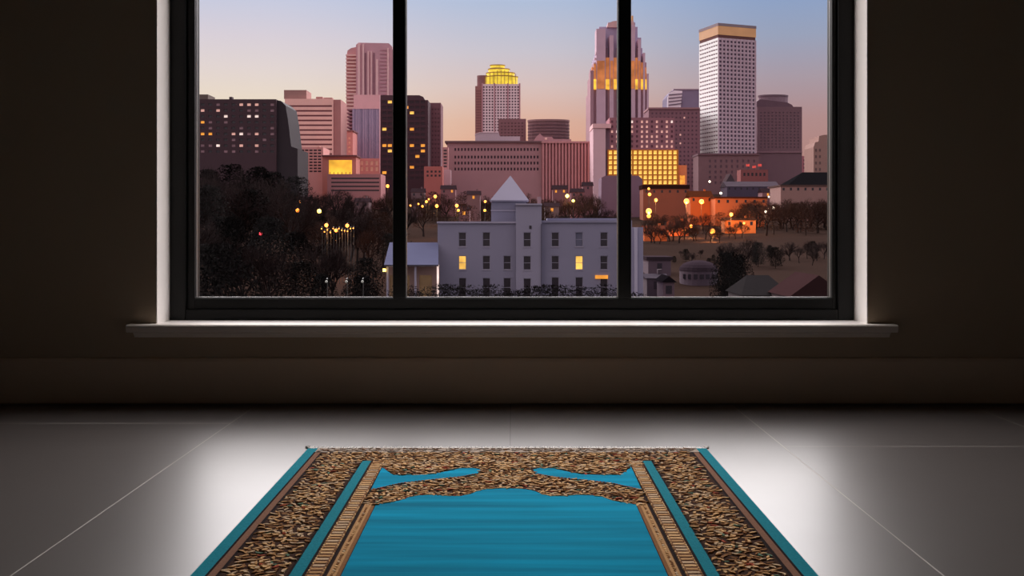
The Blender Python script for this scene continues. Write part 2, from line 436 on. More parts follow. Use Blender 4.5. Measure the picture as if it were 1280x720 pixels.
def grid(px0, px1, n, py0, py1, r, Y, wf=.6, hf=.55):
    """window openings: n columns and r rows spread over a pixel rectangle at distance Y"""
    H = []
    cw = (px1-px0)/n; ch = (py1-py0)/r
    for j in range(r):
        for i in range(n):
            a = px0+cw*(i+.5-wf/2); c = py0+ch*(j+.5-hf/2)
            H.append((PX(a, Y), PX(a+cw*wf, Y), PZ(c+ch*hf, Y), PZ(c, Y)))
    return H
def windows(root, fr, holes, matf, rec=.3, name='window', cap=100):
    protos = {}; rest = MB()
    for i, h in enumerate(holes):
        a, b, c, d = h; mat = matf(i, h)
        if i < cap:
            k = (round(b-a, 2), round(d-c, 2), mat.name)
            ctr = fr.P((a+b)/2, rec, (c+d)/2)
            if k not in protos:
                q = MB(); q.box(-(b-a)/2, (b-a)/2, 0, .12, -(d-c)/2, (d-c)/2, mat)
                o = q.build(name); protos[k] = o
            else: o = protos[k].copy(); COL.objects.link(o)
            o.parent = root; o.location = ctr-world_loc(root); o.rotation_euler = (0, 0, fr.a)
        else: rest.hexa([fr.P(a, rec, c), fr.P(b, rec, c), fr.P(b, rec+.12, c), fr.P(a, rec+.12, c), fr.P(a, rec, d), fr.P(b, rec, d), fr.P(b, rec+.12, d), fr.P(a, rec+.12, d)], mat)
    if rest.v: o = rest.build(name, root); o['kind'] = 'stuff'
def bld(name, label, px, Y, cat='building', group=None):
    return empty(name, (PX(px, Y), Y, terr(Y)-1), label, cat, group)
def block(root, px0, px1, py0, Y, depth, mat, holes=(), rev=None, name='wall', py1=None, rec=.35, roof=True):
    """a box-shaped volume with a front that has recessed openings"""
    fr = Frame((0, Y)); z0 = terr(Y)-1.5 if py1 is None else PZ(py1, Y); z1 = PZ(py0, Y); a, b = PX(px0, Y), PX(px1, Y)
    mb = MB(); facade(mb, fr, a, b, z0, z1, list(holes), mat, rec, rev)
    P = fr.P; d = depth
    mb.face([P(a, d, z0), P(a, 0, z0), P(a, 0, z1), P(a, d, z1)], mat); mb.face([P(b, 0, z0), P(b, d, z0), P(b, d, z1), P(b, 0, z1)], mat)
    mb.face([P(b, d, z0), P(a, d, z0), P(a, d, z1), P(b, d, z1)], mat); mb.face([P(a, 0, z1), P(b, 0, z1), P(b, d, z1), P(a, d, z1)], mat)
    mb.face([P(a, 0, z0), P(a, d, z0), P(b, d, z0), P(b, 0, z0)], mat)
    return mb.build(name, root), fr
def box(root, name, px0, px1, py0, py1, Y, depth, mat):
    mb = MB(); mb.box(PX(px0, Y), PX(px1, Y), Y, Y+depth, PZ(py1, Y) if py1 is not None else terr(Y)-1.5, PZ(py0, Y), mat); return mb.build(name, root)
def outline(root, name, pts, Y, depth, mat):
    mb = MB(); z = terr(Y)-1.5
    P = [(PX(a, Y), (PZ(b, Y) if b is not None else z)) for a, b in pts]
    mb.extr([(x, Y, zz) for x, zz in P], [(x, Y+depth, zz) for x, zz in P], mat); return mb.build(name, root)
def drum(root, name, px0, px1, py0, py1, Y, mat, n=20, dr=.6):
    mb = MB(); cx = PX((px0+px1)/2, Y); r = PX(px1, Y)-cx; z0 = PZ(py1, Y) if py1 is not None else terr(Y)-1.5; z1 = PZ(py0, Y)
    ring = [(cx+r*math.cos(2*math.pi*(i+.5)/n), Y+r*dr+r*dr*math.sin(2*math.pi*(i+.5)/n)) for i in range(n)]
    mb.extr([(x, y, z0) for x, y in ring], [(x, y, z1) for x, y in ring], mat); return mb.build(name, root)
DG, DG2 = M['dglass'], M['dglass2']
wr = random.Random(11)

# --- long dark apartment slab at the left
Y = 500
b = bld('apartment_slab', 'long dark brown apartment block with scattered lit windows at far left of skyline', 290, Y)
H = grid(200, 345, 15, 127, 193, 9, Y, .48, .42)
block(b, 200, 345, 124, Y, 22, ext(58, 44, 49), H)
LIT = {(281, 146): 'lit_w', (308, 146): 'lit_w', (323, 144): 'lit_w', (277, 180): 'lit_w', (300, 166): 'lit_w', (250, 153): 'lit_o', (256, 153): 'lit_o', (252, 167): 'lit_o', (258, 166): 'lit_o', (257, 138): 'lit_p', (270, 138): 'lit_p', (288, 166): 'lit_p', (322, 180): 'lit_p', (302, 131): 'lit_p', (310, 131): 'lit_p', (320, 131): 'lit_p', (322, 167): 'lit_p', (246, 131): 'lit_p', (303, 180): 'lit_p'}
def mf(i, h):
    cx = 640+(h[0]+h[1])/2*F/500; cy = HY-((h[2]+h[3])/2-CZ)*F/500
    for (x, y), k in LIT.items():
        if abs(x-cx) < 4.9 and abs(y-cy) < 3.8: return M[k]
    return M['dim'] if wr.random() < .25 else DG

windows(b, Frame((0, Y)), H, mf, cap=100)
outline(b, 'stair_wing', [(345, 125), (351, 126), (357, 132), (360, 150), (364, 183), (372, 186), (372, None), (345, None)], Y+2, 26, ext(42, 37, 41))
box(b, 'roof_penthouse', 225, 260, 118, 124, Y+4, 12, ext(82, 72, 68)); box(b, 'chimney', 286.5, 290, 121, 124, Y+5, 3, ext(60, 50, 55))
# --- pink banded office
Y = 610
b = bld('banded_office', 'pink office block with dark ribbon windows and boxy roof plant beside the dark apartment slab', 388, Y)
H = []
for j in range(15):
    y = 131.5+j*6.0
    H.append((PX(360, Y), PX(415, Y), PZ(y+2.1, Y), PZ(y, Y)))
block(b, 356, 416.5, 123.5, Y, 25, ext(208, 152, 144), H, name='wall'); windows(b, Frame((0, Y)), H, lambda i, h: ext(96, 58, 62), name='ribbon_window')
box(b, 'roof_plant', 355, 383, 112.5, 123.5, Y+3, 15, ext(128, 98, 94)); box(b, 'stair_tower', 416.5, 426, 124.5, None, Y+1, 22, ext(140, 98, 96))
box(b, 'roof_unit', 395, 403, 121, 123.5, Y+5, 6, ext(130, 95, 92)); box(b, 'roof_unit', 405, 415, 122, 123.5, Y+5, 6, ext(130, 95, 92))
# lower lattice wing
b = bld('lattice_garage', 'low pink parking block with latticed edge in front of the banded office', 385, 570)
H = grid(370, 402, 6, 186, 216, 8, 570, .78, .5)
block(b, 366, 404, 184, 570, 20, ext(176, 126, 122), H); windows(b, Frame((0, 570)), H, lambda i, h: DG2, name='opening')
box(b, 'corner_post', 370, 372, 181, 184, 569, 3, ext(176, 140, 150)); box(b, 'corner_post', 397, 399.5, 183, 184, 569, 3, ext(190, 140, 130))
# --- tall rose tower
Y = 900
b = bld('rose_tower', 'tall rounded rose stone tower rising behind the grey glass tower', 461, Y)
H = []
for j in range(33): y = 67+j*4.4; H.append((PX(433, Y), PX(445.5, Y), PZ(y+1.9, Y), PZ(y, Y)))
fr_ = Frame((0, Y+5))
mb = MB(); cm = ext(164, 120, 122)
outline(b, 'core', [(445, 56), (448, 53.3), (486, 54), (490, 58), (491.5, 66), (491.5, None), (445, None)], Y, 42, ext(164, 126, 134))
outline(b, 'curved_wing', [(433, 70), (434.5, 63), (439, 60), (446, 58.5), (446, None), (433, None)], Y+5, 35, cm)
for j in range(33):
    y = 68+j*4.4; box(b, 'balcony_band', 432.2, 446.2, y, y+1.9, Y+3, 4, ext(206, 156, 150))
for x, w, t in ((447, 3, 54), (453, 2, 55), (459.5, 1.6, 64), (463.5, 1.4, 64), (470, 2.6, 74), (484, 2, 60)): box(b, 'pilaster', x, x+w, t, None, Y-1.5, 3, ext(204, 158, 158))
for x in (456, 466.5): box(b, 'window_slot', x, x+1.8, 66, None, Y-.4, 1, ext(120, 86, 96))
for j in range(14): box(b, 'ribbon_window', 475, 483, 62+j*4.6, 63.6+j*4.6, Y-.5, 1, ext(150, 108, 118))
# --- grey glass tower
Y = 720
b = bld('glass_tower', 'smooth grey blue glass tower with pale cap in front of the rose tower', 459, Y)
block(b, 442, 476, 118.5, Y, 25, ext(184, 142, 146), py1=136, name='cap')
box(b, 'wall', 440.5, 475.5, 136, 198, Y+.6, 24, ext(132, 120, 142, .4))
for i in range(12): box(b, 'mullion', 443+i*2.8, 443.7+i*2.8, 136, 198, Y+.1, .8, ext(150, 134, 154) if i % 3 else ext(112, 102, 124))
box(b, 'edge_fin', 474.3, 476, 119, 216, Y-.4, 3, ext(196, 160, 164))
H = grid(443, 474, 5, 200, 215, 2, Y, .5, .7)
block(b, 441, 475.5, 198, Y, 25, ext(176, 122, 116), H, name='lobby'); windows(b, Frame((0, Y)), H, lambda i, h: ext(205, 160, 140))
for j in range(16): box(b, 'side_louvre', 434, 440.5, 136+j*4.4, 138+j*4.4, Y+4, 14, ext(118, 84, 92))
# small pink building & glowing sign
b = bld('rose_lowrise', 'small rose building between the banded office and glass tower', 425, 690)
block(b, 416, 441, 164, 690, 20, ext(172, 112, 108), grid(420, 440, 3, 170, 192, 4, 690, .4, .5)); windows(b, Frame((0, 690)), grid(420, 440, 3, 170, 192, 4, 690, .4, .5), lambda i, h: ext(200, 140, 120))
box(b, 'parapet', 415, 442, 162.5, 164, 689, 20, ext(112, 76, 78)); box(b, 'antenna', 424, 424.8, 152, 163, 692, 1, ext(150, 100, 100)); box(b, 'antenna', 429, 429.8, 150, 163, 692, 1, ext(150, 100, 100))
b = bld('lit_pavilion', 'low pavilion with one large blazing yellow lit front below the rose building', 425, 560)
block(b, 403, 445, 195.5, 560, 14, ext(150, 96, 88), [(PX(411, 560), PX(440, 560), PZ(219, 560), PZ(200, 560))]); windows(b, Frame((0, 560)), [(PX(411, 560), PX(440, 560), PZ(219, 560), PZ(200, 560))], lambda i, h: M['gold'], name='lit_front')
box(b, 'flat_roof', 402, 446, 193.8, 195.5, 558, 17, ext(86, 56, 58)); 
for i in range(6): box(b, 'railing_post', 412+i*5, 412.6+i*5, 215, 219, 558.5, .4, ext(110, 70, 50))
b = bld('slatted_podium', 'wide low pink podium with horizontal slats beneath the glass tower', 442, 540)
H = [(PX(414, 540), PX(474, 540), PZ(222+j*5+2, 540), PZ(222+j*5, 540)) for j in range(4)]
block(b, 409, 476, 217.5, 540, 20, ext(140, 96, 98), H); windows(b, Frame((0, 540)), H, lambda i, h: DG2, name='ribbon_window')
# --- dark tower behind the mullion
Y = 640
b = bld('dark_tower', 'black brown glass tower with orange lit windows behind the left mullion', 505, Y)
H = grid(477, 532, 8, 124, 226, 15, Y, .75, .5)
mb, fr_ = block(b, 475.5, 535, 125, Y, 24, ext(58, 40, 46), H)
outline(b, 'roof_crown', [(475.5, 125), (475.5, 119), (524, 119), (529, 121), (531, 125)], Y, 24, ext(64, 46, 52))
def mf2(i, h): return M['lit_o'] if wr.random() < .1 else (M['lit_y'] if wr.random() < .05 else ext(46, 34, 40, .4))
windows(b, Frame((0, Y)), H, mf2)
b = bld('plum_tower', 'plain plum brown tower adjoining the right side of the dark glass tower', 542, 665)
block(b, 533, 551, 128.5, 665, 22, ext(98, 68, 74), grid(535, 550, 4, 134, 210, 14, 665, .4, .4)); windows(b, Frame((0, 665)), grid(535, 550, 4, 134, 210, 14, 665, .4, .4), lambda i, h: ext(78, 54, 60))
b = bld('brick_lowrise', 'low reddish brick building at the foot of the plum tower', 543, 560)
H = grid(532, 552, 4, 212, 222, 2, 560, .5, .5); block(b, 530, 553, 208, 560, 12, ext(142, 82, 78), H); windows(b, Frame((0, 560)), H, lambda i, h: DG)
b = bld('pale_annex', 'small pale annex at the left end of the long office', 557, 580)
block(b, 552, 563, 212, 580, 12, ext(158, 128, 134)); box(b, 'stair_shaft', 553, 560, 184, 212, 585, 8, ext(150, 108, 108))
for j in range(6): box(b, 'window', 554.5, 558.5, 187+j*4, 189+j*4, 584.8, .4, DG2)
# --- long office
Y = 600
b = bld('long_office', 'long mauve office with four rows of small dark windows', 617, Y)
H = []
for y in (185, 194.5, 202, 209.5): 
    for i in range(26): x = 568+i*4.12; H.append((PX(x, Y), PX(x+2.2, Y), PZ(y+3.6, Y), PZ(y, Y)))
block(b, 559, 677, 178, Y, 26, ext(136, 102, 106), H); windows(b, Frame((0, Y)), H, lambda i, h: ext(52, 36, 44, .4))
box(b, 'roof_slab', 556, 678, 176, 178.3, Y-1.5, 28, ext(92, 70, 74))
b2 = bld('roof_penthouse', 'stepped pale grey penthouse on the roof of the long office', 622, Y+8); b2.location.z = PZ(178, Y+8)
outline(b2, 'wall', [(594, 177), (594, 168), (599, 166), (623, 166), (625, 170.5), (650, 170.5), (650, 177)], Y+8, 10, ext(150, 134, 142)); outline(b2, 'coping', [(593.5, 169), (593.5, 167.5), (599, 165.4), (623.5, 165.4), (623.5, 166.2), (599, 166.2)], Y+7.6, 11, ext(165, 148, 154))
# --- fluted office
b = bld('fluted_office', 'rose office with closely spaced vertical ribs right of the long office', 709, 598)
block(b, 677, 742, 177.5, 598, 26, ext(128, 86, 90))
for i in range(16): box(b, 'rib', 678+i*4.05, 680.1+i*4.05, 179, None, 596.6, 1.6, ext(154, 108, 110))
box(b, 'roof_edge', 677, 742, 176.5, 178.8, 596, 27, ext(150, 108, 110))
# --- crowned tower
Y = 1100
b = bld('crowned_tower', 'office tower topped by a stepped glowing yellow dome crown', 622, Y)
H = grid(603, 649.5, 13, 107, 190, 23, Y, .55, .55)
block(b, 602, 650.5, 105, Y, 40, ext(200, 174, 176), H, rec=.5); windows(b, Frame((0, Y)), H, lambda i, h: ext(70, 48, 60))
for x in (602, 617.5, 634, 648.8): box(b, 'corner_pier', x, x+1.6, 104, None, Y-1.2, 2, ext(150, 112, 118))
block(b, 594, 602, 107.5, Y+6, 30, ext(122, 86, 84), grid(595, 601.5, 3, 112, 186, 22, Y+6, .5, .5), name='side_wing'); windows(b, Frame((0, Y+6)), grid(595, 601.5, 3, 112, 186, 22, Y+6, .5, .5), lambda i, h: ext(86, 58, 62))
drum(b, 'shoulder', 596, 611, 94, 107.5, Y+8, ext(112, 80, 82), 12)
for (xa, xb, ya, yb, dy) in ((605, 647.5, 95, 104.5, 1), (607.5, 643.5, 90.5, 95, 3), (610, 637, 86, 90.5, 5), (612.5, 631, 81.5, 84.5, 8)):
    drum(b, 'glowing_crown_tier', xa, xb, ya, yb, Y+dy, M['crown'], 16); drum(b, 'crown_ledge', xa-.7, xb+.7, ya-1.1, ya, Y+dy-.7, ext(150, 120, 70), 16)
for i in range(9):
    x = 607.5+i*4.6; box(b, 'crown_fin', x, x+.7, 94.5-7*math.sin(math.pi*(i+.6)/9.6), 104.5, Y-1.5, 6, ext(140, 116, 70))
drum(b, 'crown_cap', 611.5, 631.5, 84.4, 86, Y+6, ext(110, 92, 66), 16)
# --- brown blocks behind the offices
b = bld('brown_block', 'brown concrete block in front of the crowned tower shaft', 640, 820)
H = grid(625, 655, 7, 152, 172, 5, 820, .5, .45)
block(b, 623, 657.5, 148.5, 820, 26, ext(112, 80, 84), H); windows(b, Frame((0, 820)), H, lambda i, h: ext(88, 62, 66))
b = bld('drum_building', 'broad brown building with rounded ends right of the brown block', 687, 800)
drum(b, 'wall', 660, 712.5, 150, None, 800, ext(104, 76, 80), 24, .5); drum(b, 'roof_rim', 659.4, 713, 148.8, 151.2, 799.4, ext(122, 92, 94), 24, .5)
for j in range(5): drum(b, 'ribbon_window', 659.7, 712.8, 155+j*4, 156.4+j*4, 799.7, ext(84, 60, 66), 24, .5)
b = bld('gabled_rooftop', 'small pale gabled rooftop behind the fluted office', 683, 640)
outline(b, 'wall', [(667, None), (667, 176), (671, 170), (675, 167), (679, 171), (690, 171), (692, 174), (714, 174), (714, None)], 640, 10, ext(138, 106, 110))
box(b, 'window', 681, 684, 172, 174.5, 639.8, .5, ext(200, 160, 150))

# --- great stepped tower
Y = 1000
b = bld('stepped_tower', 'tallest tower with stepped stone crown given a gold floodlight glow at its shoulders', 774, Y)
ST = ext(136, 104, 112); SL = ext(162, 136, 148); SD = ext(104, 78, 88)
for (xa, xb, y0, y1, dy) in ((738, 811, 112, None, 0), (739.5, 809.5, 92, 112, 2), (742, 808, 78, 92, 4), (744.5, 806, 68, 78, 6), (747, 803, 60, 68, 8), (748, 801.5, 47, 60, 11), (749, 797, 33.5, 47, 14), (760, 794, 28, 33.5, 18)):
    box(b, 'tier', xa, xb, y0, y1, Y+dy, 60-2*dy, ST if y0 > 70 else ext(136, 124, 144))
for xa, xb, t in ((738, 742, 88), (745.5, 757, 36), (762, 767, 44), (776, 781, 34), (788, 794, 31), (797.5, 801, 49), (804, 806.5, 66), (808.5, 811, 92)): box(b, 'pier', xa, xb, t, None, Y-3, 18, SL if xa != 738 else ST)
for xa, xb in ((757.5, 759.5), (770, 772), (783, 785), (795, 796.6)): box(b, 'window_slot', xa, xb, 60, None, Y-.6, 1, SD)
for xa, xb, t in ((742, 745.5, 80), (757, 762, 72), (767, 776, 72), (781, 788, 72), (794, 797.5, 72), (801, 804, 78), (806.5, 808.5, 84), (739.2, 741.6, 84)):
    box(b, 'floodlit_bay', xa, xb, 99, 111.5, Y-2.2, 3, M['gold']); box(b, 'upper_lit_bay', xa+.4, xb-.4, t, 99, Y-2, 3, M['amber'])  # glowing panels between the piers in place of floodlights
for xa, xb in ((746.5, 756), (763, 766.5), (789, 793.5), (798, 800.5)): box(b, 'pier_glow_sheet', xa, xb, 76, 111, Y-3.4, .5, M['amber'])  # glowing sheets laid over the piers as painted floodlight
outline(b, 'peaked_cap', [(759, 34), (760, 29), (766, 26.5), (772, 25.8), (792, 26), (793, 34)], Y+10, 20, ext(160, 130, 128))
box(b, 'spire', 789.4, 791.6, 19.5, 30, Y+12, 3, M['band'])
for j in range(7): box(b, 'setback_ledge', 748.5-j*1.3, 750.5-j*1.3, 48+j*6, 50+j*6, Y-1, 6, ext(176, 150, 156))
# --- pale block with the lit colonnade
Y = 560
b = bld('pale_slab', 'pale plain stone slab building left of the yellow lit grid building', 750, Y)
block(b, 741.5, 757, 156, Y, 24, ext(172, 142, 148)); box(b, 'shadow_recess', 757, 762, 160, None, Y+3, 18, ext(98, 76, 86)); box(b, 'cornice', 741, 764, 154.5, 160, Y-.6, 24, ext(186, 148, 150))  # the recess has its shade put into a darker tone
Y = 562
b = bld('lit_grid_building', 'wide building with grid of yellow lit windows below and rose lit windows above', 804, Y)
H1 = grid(762, 843, 13, 149, 186, 6, Y, .42, .5); H2 = grid(760, 847, 14, 187.5, 231, 7, Y, .66, .72)
block(b, 762, 843, 147, Y+1.0, 22, ext(122, 84, 92), [h for h in grid(762, 843, 13, 149, 186, 6, Y+1.0, .42, .5)], py1=187, name='upper_wall')
windows(b, Frame((0, Y+1.0)), grid(762, 843, 13, 149, 186, 6, Y+1.0, .42, .5), lambda i, h: (M['lit_p'] if i % 13 in (3, 6, 7, 9, 11) or wr.random() < .25 else (M['lit_w'] if wr.random() < .12 else ext(84, 56, 66))), name='upper_window')
block(b, 759.5, 848, 187, Y, 24, ext(172, 104, 42), H2, name='lower_wall'); windows(b, Frame((0, Y)), H2, lambda i, h: M['lit_y'], name='lit_window')  # yellow light is put into the lower wall's colour
b = bld('lit_annex', 'small amber lit annex at the right end of the yellow lit grid building', 854, Y)
H = [(PX(850.5, Y), PX(857, Y), PZ(230, Y), PZ(219, Y))]
block(b, 848.3, 858.5, 206.5, Y+2, 14, ext(198, 112, 74), H); windows(b, Frame((0, Y+2)), H, lambda i, h: M['lit_o'])
b = bld('grey_shed', 'plain grey lilac box building in front of the yellow lit grid', 777, 470)
outline(b, 'wall', [(751, None), (752, 222), (757, 219.5), (798, 219.5), (803, 224), (803.5, None)], 470, 16, ext(98, 78, 92)); box(b, 'roof_vent', 775, 790, 217.5, 219.5, 474, 5, ext(88, 70, 82))
# --- brown block right and curved glass roof
Y = 800
b = bld('brown_highrise', 'broad brown brick highrise behind the yellow lit building', 842, Y)
H = grid(813, 873, 12, 139, 235, 18, Y, .4, .42)
block(b, 811, 875, 135.5, Y, 30, ext(106, 76, 84), H); windows(b, Frame((0, Y)), H, lambda i, h: M['lit_p'] if i in (20, 67, 91) else ext(80, 58, 68)); box(b, 'parapet', 810.5, 875, 134.3, 136.4, Y-1, 31, ext(126, 94, 98))
b = bld('curved_glass_tower', 'blue grey tower with rounded glazed top peeking above the brown highrise', 854, 880)
outline(b, 'wall', [(834, None), (834.5, 121), (837, 115.5), (843, 112.2), (876, 112), (876, None)], 880, 30, ext(106, 98, 116))
outline(b, 'glazed_corner', [(834.2, 134), (834.6, 121.3), (837.1, 116), (843, 113), (853, 113.6), (851, 134)], 879, 1.5, ext(205, 184, 190))
for j in range(4): outline(b, 'glazing_bar', [(836, 118+j*4.2), (853, 116.5+j*4), (853, 117.8+j*4), (836, 119.4+j*4.2)], 878.2, .8, ext(96, 84, 96))
box(b, 'roof_cap', 842, 876, 111, 112.3, 879, 31, ext(134, 120, 130))
# --- bright white tower, seen on its corner
C = at(897.5, 285, 800); th = math.radians(20); rl, ll = 37.2, 30.0
b = bld('white_tower', 'tall white gridded tower with glowing copper band below its flat roof', 909, 806)
FR_ = Frame((C.x, C.y), th); Lp = Vector((C.x-math.sin(th)*ll, C.y+math.cos(th)*ll))
FL_ = Frame((Lp.x, Lp.y), th-math.pi/2)
zt = PZ(47, 800); zb = terr(800)-1.5
def mg(L0, n, r, wf, hf, za, zb_):
    H = []; cw = L0/n; ch = (zb_-za)/r
    for j in range(r):
        for i in range(n): H.append((cw*(i+.5-wf/2), cw*(i+.5+wf/2), zb_-ch*(j+.5+hf/2), zb_-ch*(j+.5-hf/2)))
    return H
zlo = PZ(192, 800)
HR = mg(rl-1.4, 10, 28, .56, .56, zlo, zt-1); HR = [(a+.7, b_+.7, c, d) for a, b_, c, d in HR]
HL = mg(ll-1.4, 8, 28, .84, .36, zlo, zt-1); HL = [(a+.7, b_+.7, c, d) for a, b_, c, d in HL]
WT = ext(158, 140, 150); WL = ext(226, 205, 202)  # shaded right face and lit left face, put into their colours
mb = MB(); facade(mb, FR_, 0, rl, zb, zt, HR, WT, .6); mb.build('right_wall', b)
mb = MB(); facade(mb, FL_, 0, ll, zb, zt, HL, WL, .6); mb.build('left_wall', b)
mb = MB(); q = [FR_.P(.7, .7, 0), FR_.P(rl, .7, 0), FR_.P(rl, ll, 0), FR_.P(.7, ll, 0)]
mb.extr([(p.x, p.y, zb) for p in q], [(p.x, p.y, zt) for p in q], ext(120, 100, 110)); mb.build('core', b)
windows(b, FR_, HR, lambda i, h: ext(70, 58, 72, .5), rec=.5, cap=60); windows(b, FL_, HL, lambda i, h: ext(112, 92, 100, .4), rec=.5, cap=40)
def capring(n, za, zb_, o, mat):
    mb = MB(); q = [FR_.P(-o, -o, 0), FR_.P(rl+o, -o, 0), FR_.P(rl+o, ll+o, 0), FR_.P(-o, ll+o, 0)]
    mb.extr([(p.x, p.y, za) for p in q], [(p.x, p.y, zb_) for p in q], mat); mb.build(n, b)
capring('dark_belt', zt, PZ(43, 800), -.4, ext(84, 56, 56)); capring('copper_band', PZ(43, 800), PZ(32, 800), 0, M['band']); capring('roof_edge', PZ(32, 800), PZ(28.6, 800), .2, ext(110, 98, 104))
mb = MB()
for i in range(11): p = FR_.P(.35+i*(rl-.7)/10, -.2, 0); mb.box(p.x-.3, p.x+.3, p.y-.3, p.y+.3, zlo, zt, WT)
mb.build('pier', b)
b = bld('tower_podium', 'brown stone podium at the foot of the white tower', 913, 745)
H = grid(884, 946, 9, 198, 232, 5, 745, .35, .5)
block(b, 873, 949, 193, 745, 22, ext(100, 76, 80), H); windows(b, Frame((0, 745)), H, lambda i, h: ext(80, 62, 70)); box(b, 'cornice', 872.5, 949, 191.6, 194, 744, 24, ext(90, 68, 74))
# --- brown tower right
Y = 850
b = bld('umber_tower', 'umber tower with round edged penthouse right of the white tower', 974, Y)
H = grid(949, 1000, 11, 139, 186, 12, Y, .42, .45)
block(b, 946.5, 1002.5, 133.5, Y, 32, ext(96, 74, 80), H); windows(b, Frame((0, Y)), H, lambda i, h: ext(80, 62, 70, .4))
outline(b, 'step', [(946, 134), (946, 127), (950, 124), (984, 128), (990, 131), (992, 134)], Y+4, 20, ext(84, 66, 74)); drum(b, 'penthouse', 950.5, 987.5, 119, 128, Y+8, ext(108, 90, 98), 20, .5); drum(b, 'penthouse_rim', 950, 988, 118, 120, Y+7.5, ext(92, 76, 84), 20, .5)
box(b, 'base_cornice', 946, 1002.8, 189, 191, Y-1, 33, ext(112, 86, 92))
b = bld('tan_stepped_block', 'tan stepped block at the far right edge of the window', 1040, 690)
outline(b, 'wall', [(1017, None), (1017, 184), (1019, 178), (1023, 177), (1024, 170), (1030, 168.5), (1075, 168.5), (1075, None)], 690, 22, ext(122, 96, 90))
for j in range(4):
    for i in range(2): box(b, 'window', 1019+i*5, 1021+i*5, 186+j*8, 189.5+j*8, 689.8, .5, ext(84, 66, 66))
b = bld('rose_block', 'small distant rose block between the umber tower and tan block', 1010, 900)
H = grid(1003, 1017, 3, 198, 212, 3, 900, .4, .5); block(b, 1001, 1018, 195, 900, 12, ext(150, 98, 104), H); windows(b, Frame((0, 900)), H, lambda i, h: M['lit_p'] if i == 4 else DG2)
b = bld('red_sign_building', 'low dark building with glowing red rooftop lights before the podium', 935, 700)
block(b, 926, 960, 212, 700, 12, ext(110, 66, 66), grid(928, 958, 6, 214, 222, 1, 700, .5, .5)); windows(b, Frame((0, 700)), grid(928, 958, 6, 214, 222, 1, 700, .5, .5), lambda i, h: DG)

for x in (933, 941, 948): box(b, 'red_light', x, x+4, 205+(x % 3), 208+(x % 3), 701, 1, M['redl']); box(b, 'light_post', x+1.6, x+2.2, 208, 213, 701.4, .4, M['pole'])

# --- low buildings with pitched roofs
def house(label, px0, px1, py_r, py_e, Y, wallc, roofc, name='house', kind='gable', depth=9, group=None, win_lit=None, base=None):
    b = bld(name, label, (px0+px1)/2, Y, 'house', group)
    if roofc.name.startswith('facade_'): roofc = rext(*[int(q) for q in roofc.name.split('_')[1:4]])
    a, c = PX(px0, Y), PX(px1, Y); ze, zr = PZ(py_e, Y), PZ(py_r, Y); z0 = min(terr(Y)-1, ze-2.6); ov = .35
    mb = MB(); mb.box(a+ov, c-ov, Y, Y+depth, z0, ze, wallc); mb.build('wall', b)
    mb = MB()
    if kind == 'gable':
        r0 = [(a, Y-ov, ze-.1), (a, Y+depth+ov, ze-.1), (a, Y+depth/2, zr)]
        mb.extr(r0, [(c, y, z) for _, y, z in r0], roofc)
    elif kind == 'front':
        mid = (a+c)/2; r0 = [(a, Y-ov, ze-.1), (c, Y-ov, ze-.1), (mid, Y-ov, zr)]; mb.extr(r0, [(x, y+depth+2*ov, z) for x, y, z in r0], roofc)
    elif kind == 'hip':
        i = (c-a)*.28; v = [(a, Y-ov, ze), (c, Y-ov, ze), (c, Y+depth+ov, ze), (a, Y+depth+ov, ze), (a+i, Y+depth/2, zr), (c-i, Y+depth/2, zr)]
        for q in ((0, 1, 5, 4), (1, 2, 5), (2, 3, 4, 5), (3, 0, 4), (3, 2, 1, 0)): mb.face([v[k] for k in q], roofc)
    else: mb.box(a, c, Y-ov, Y+depth+ov, ze, zr, roofc)
    mb.build('roof', b)
    n = max(1, int((c-a)/3.2)); ww = .9; hh = 1.2
    for i in range(n):
        x = a+(c-a)*(i+.5)/n; mb = MB(); mat = M[win_lit] if (win_lit and wr.random() < .5) else DG
        mb.box(x-ww/2, x+ww/2, Y-.06, Y+.1, ze-.6-hh, ze-.6, mat); mb.build('window', b)
    if (c-a) < 14 and kind == 'gable':
        cx = a+(c-a)*.72; mb = MB(); mb.box(cx-.35, cx+.35, Y+depth/2-.35, Y+depth/2+.35, ze, zr+.7, wallc); mb.build('chimney', b)
    return b
# hall and sheds below the skyline, right; lamplight is put into the orange wall colours
house('long dark shed with pale grey roof below the white tower podium', 908, 975, 226, 233, 520, ext(60, 52, 66), ext(126, 112, 124), 'warehouse', 'gable', 16)
house('small grey roofed hall left of the long dark shed', 905, 921, 217, 231, 560, ext(108, 90, 98), ext(132, 114, 122), 'hall', 'front', 10)
house('wide dark roofed depot at right below the tan block', 985, 1075, 214, 231, 560, ext(100, 78, 78), ext(44, 42, 46), 'depot', 'hip', 22)
house('long tan walled warehouse beneath the dark roofed depot', 975, 1075, 231, 233, 430, ext(116, 90, 86), ext(140, 112, 108), 'warehouse', 'flat', 18)
house('orange lit warehouse wall below the long dark shed', 893, 960, 246, 248, 390, ext(150, 82, 52), ext(120, 70, 56), 'warehouse', 'flat', 16)
house('brown workshop glowing orange left of the orange lit warehouse', 862, 892, 238, 246, 400, ext(150, 76, 40), ext(120, 66, 44), 'workshop', 'gable', 10)
house('dark brown hall directly below the yellow lit grid building', 803, 862, 231, 236, 440, ext(112, 66, 52), ext(84, 56, 54), 'hall', 'flat', 12)
house('orange lit cottage beside the right mullion', 804, 835, 282, 286, 300, ext(168, 88, 50), ext(150, 80, 60), 'cottage', 'gable', 7, win_lit='lit_o')
house('low orange cottage just above the field', 836, 862, 276, 284, 320, ext(140, 74, 46), ext(110, 64, 54), 'cottage', 'gable', 7, win_lit='lit_o')
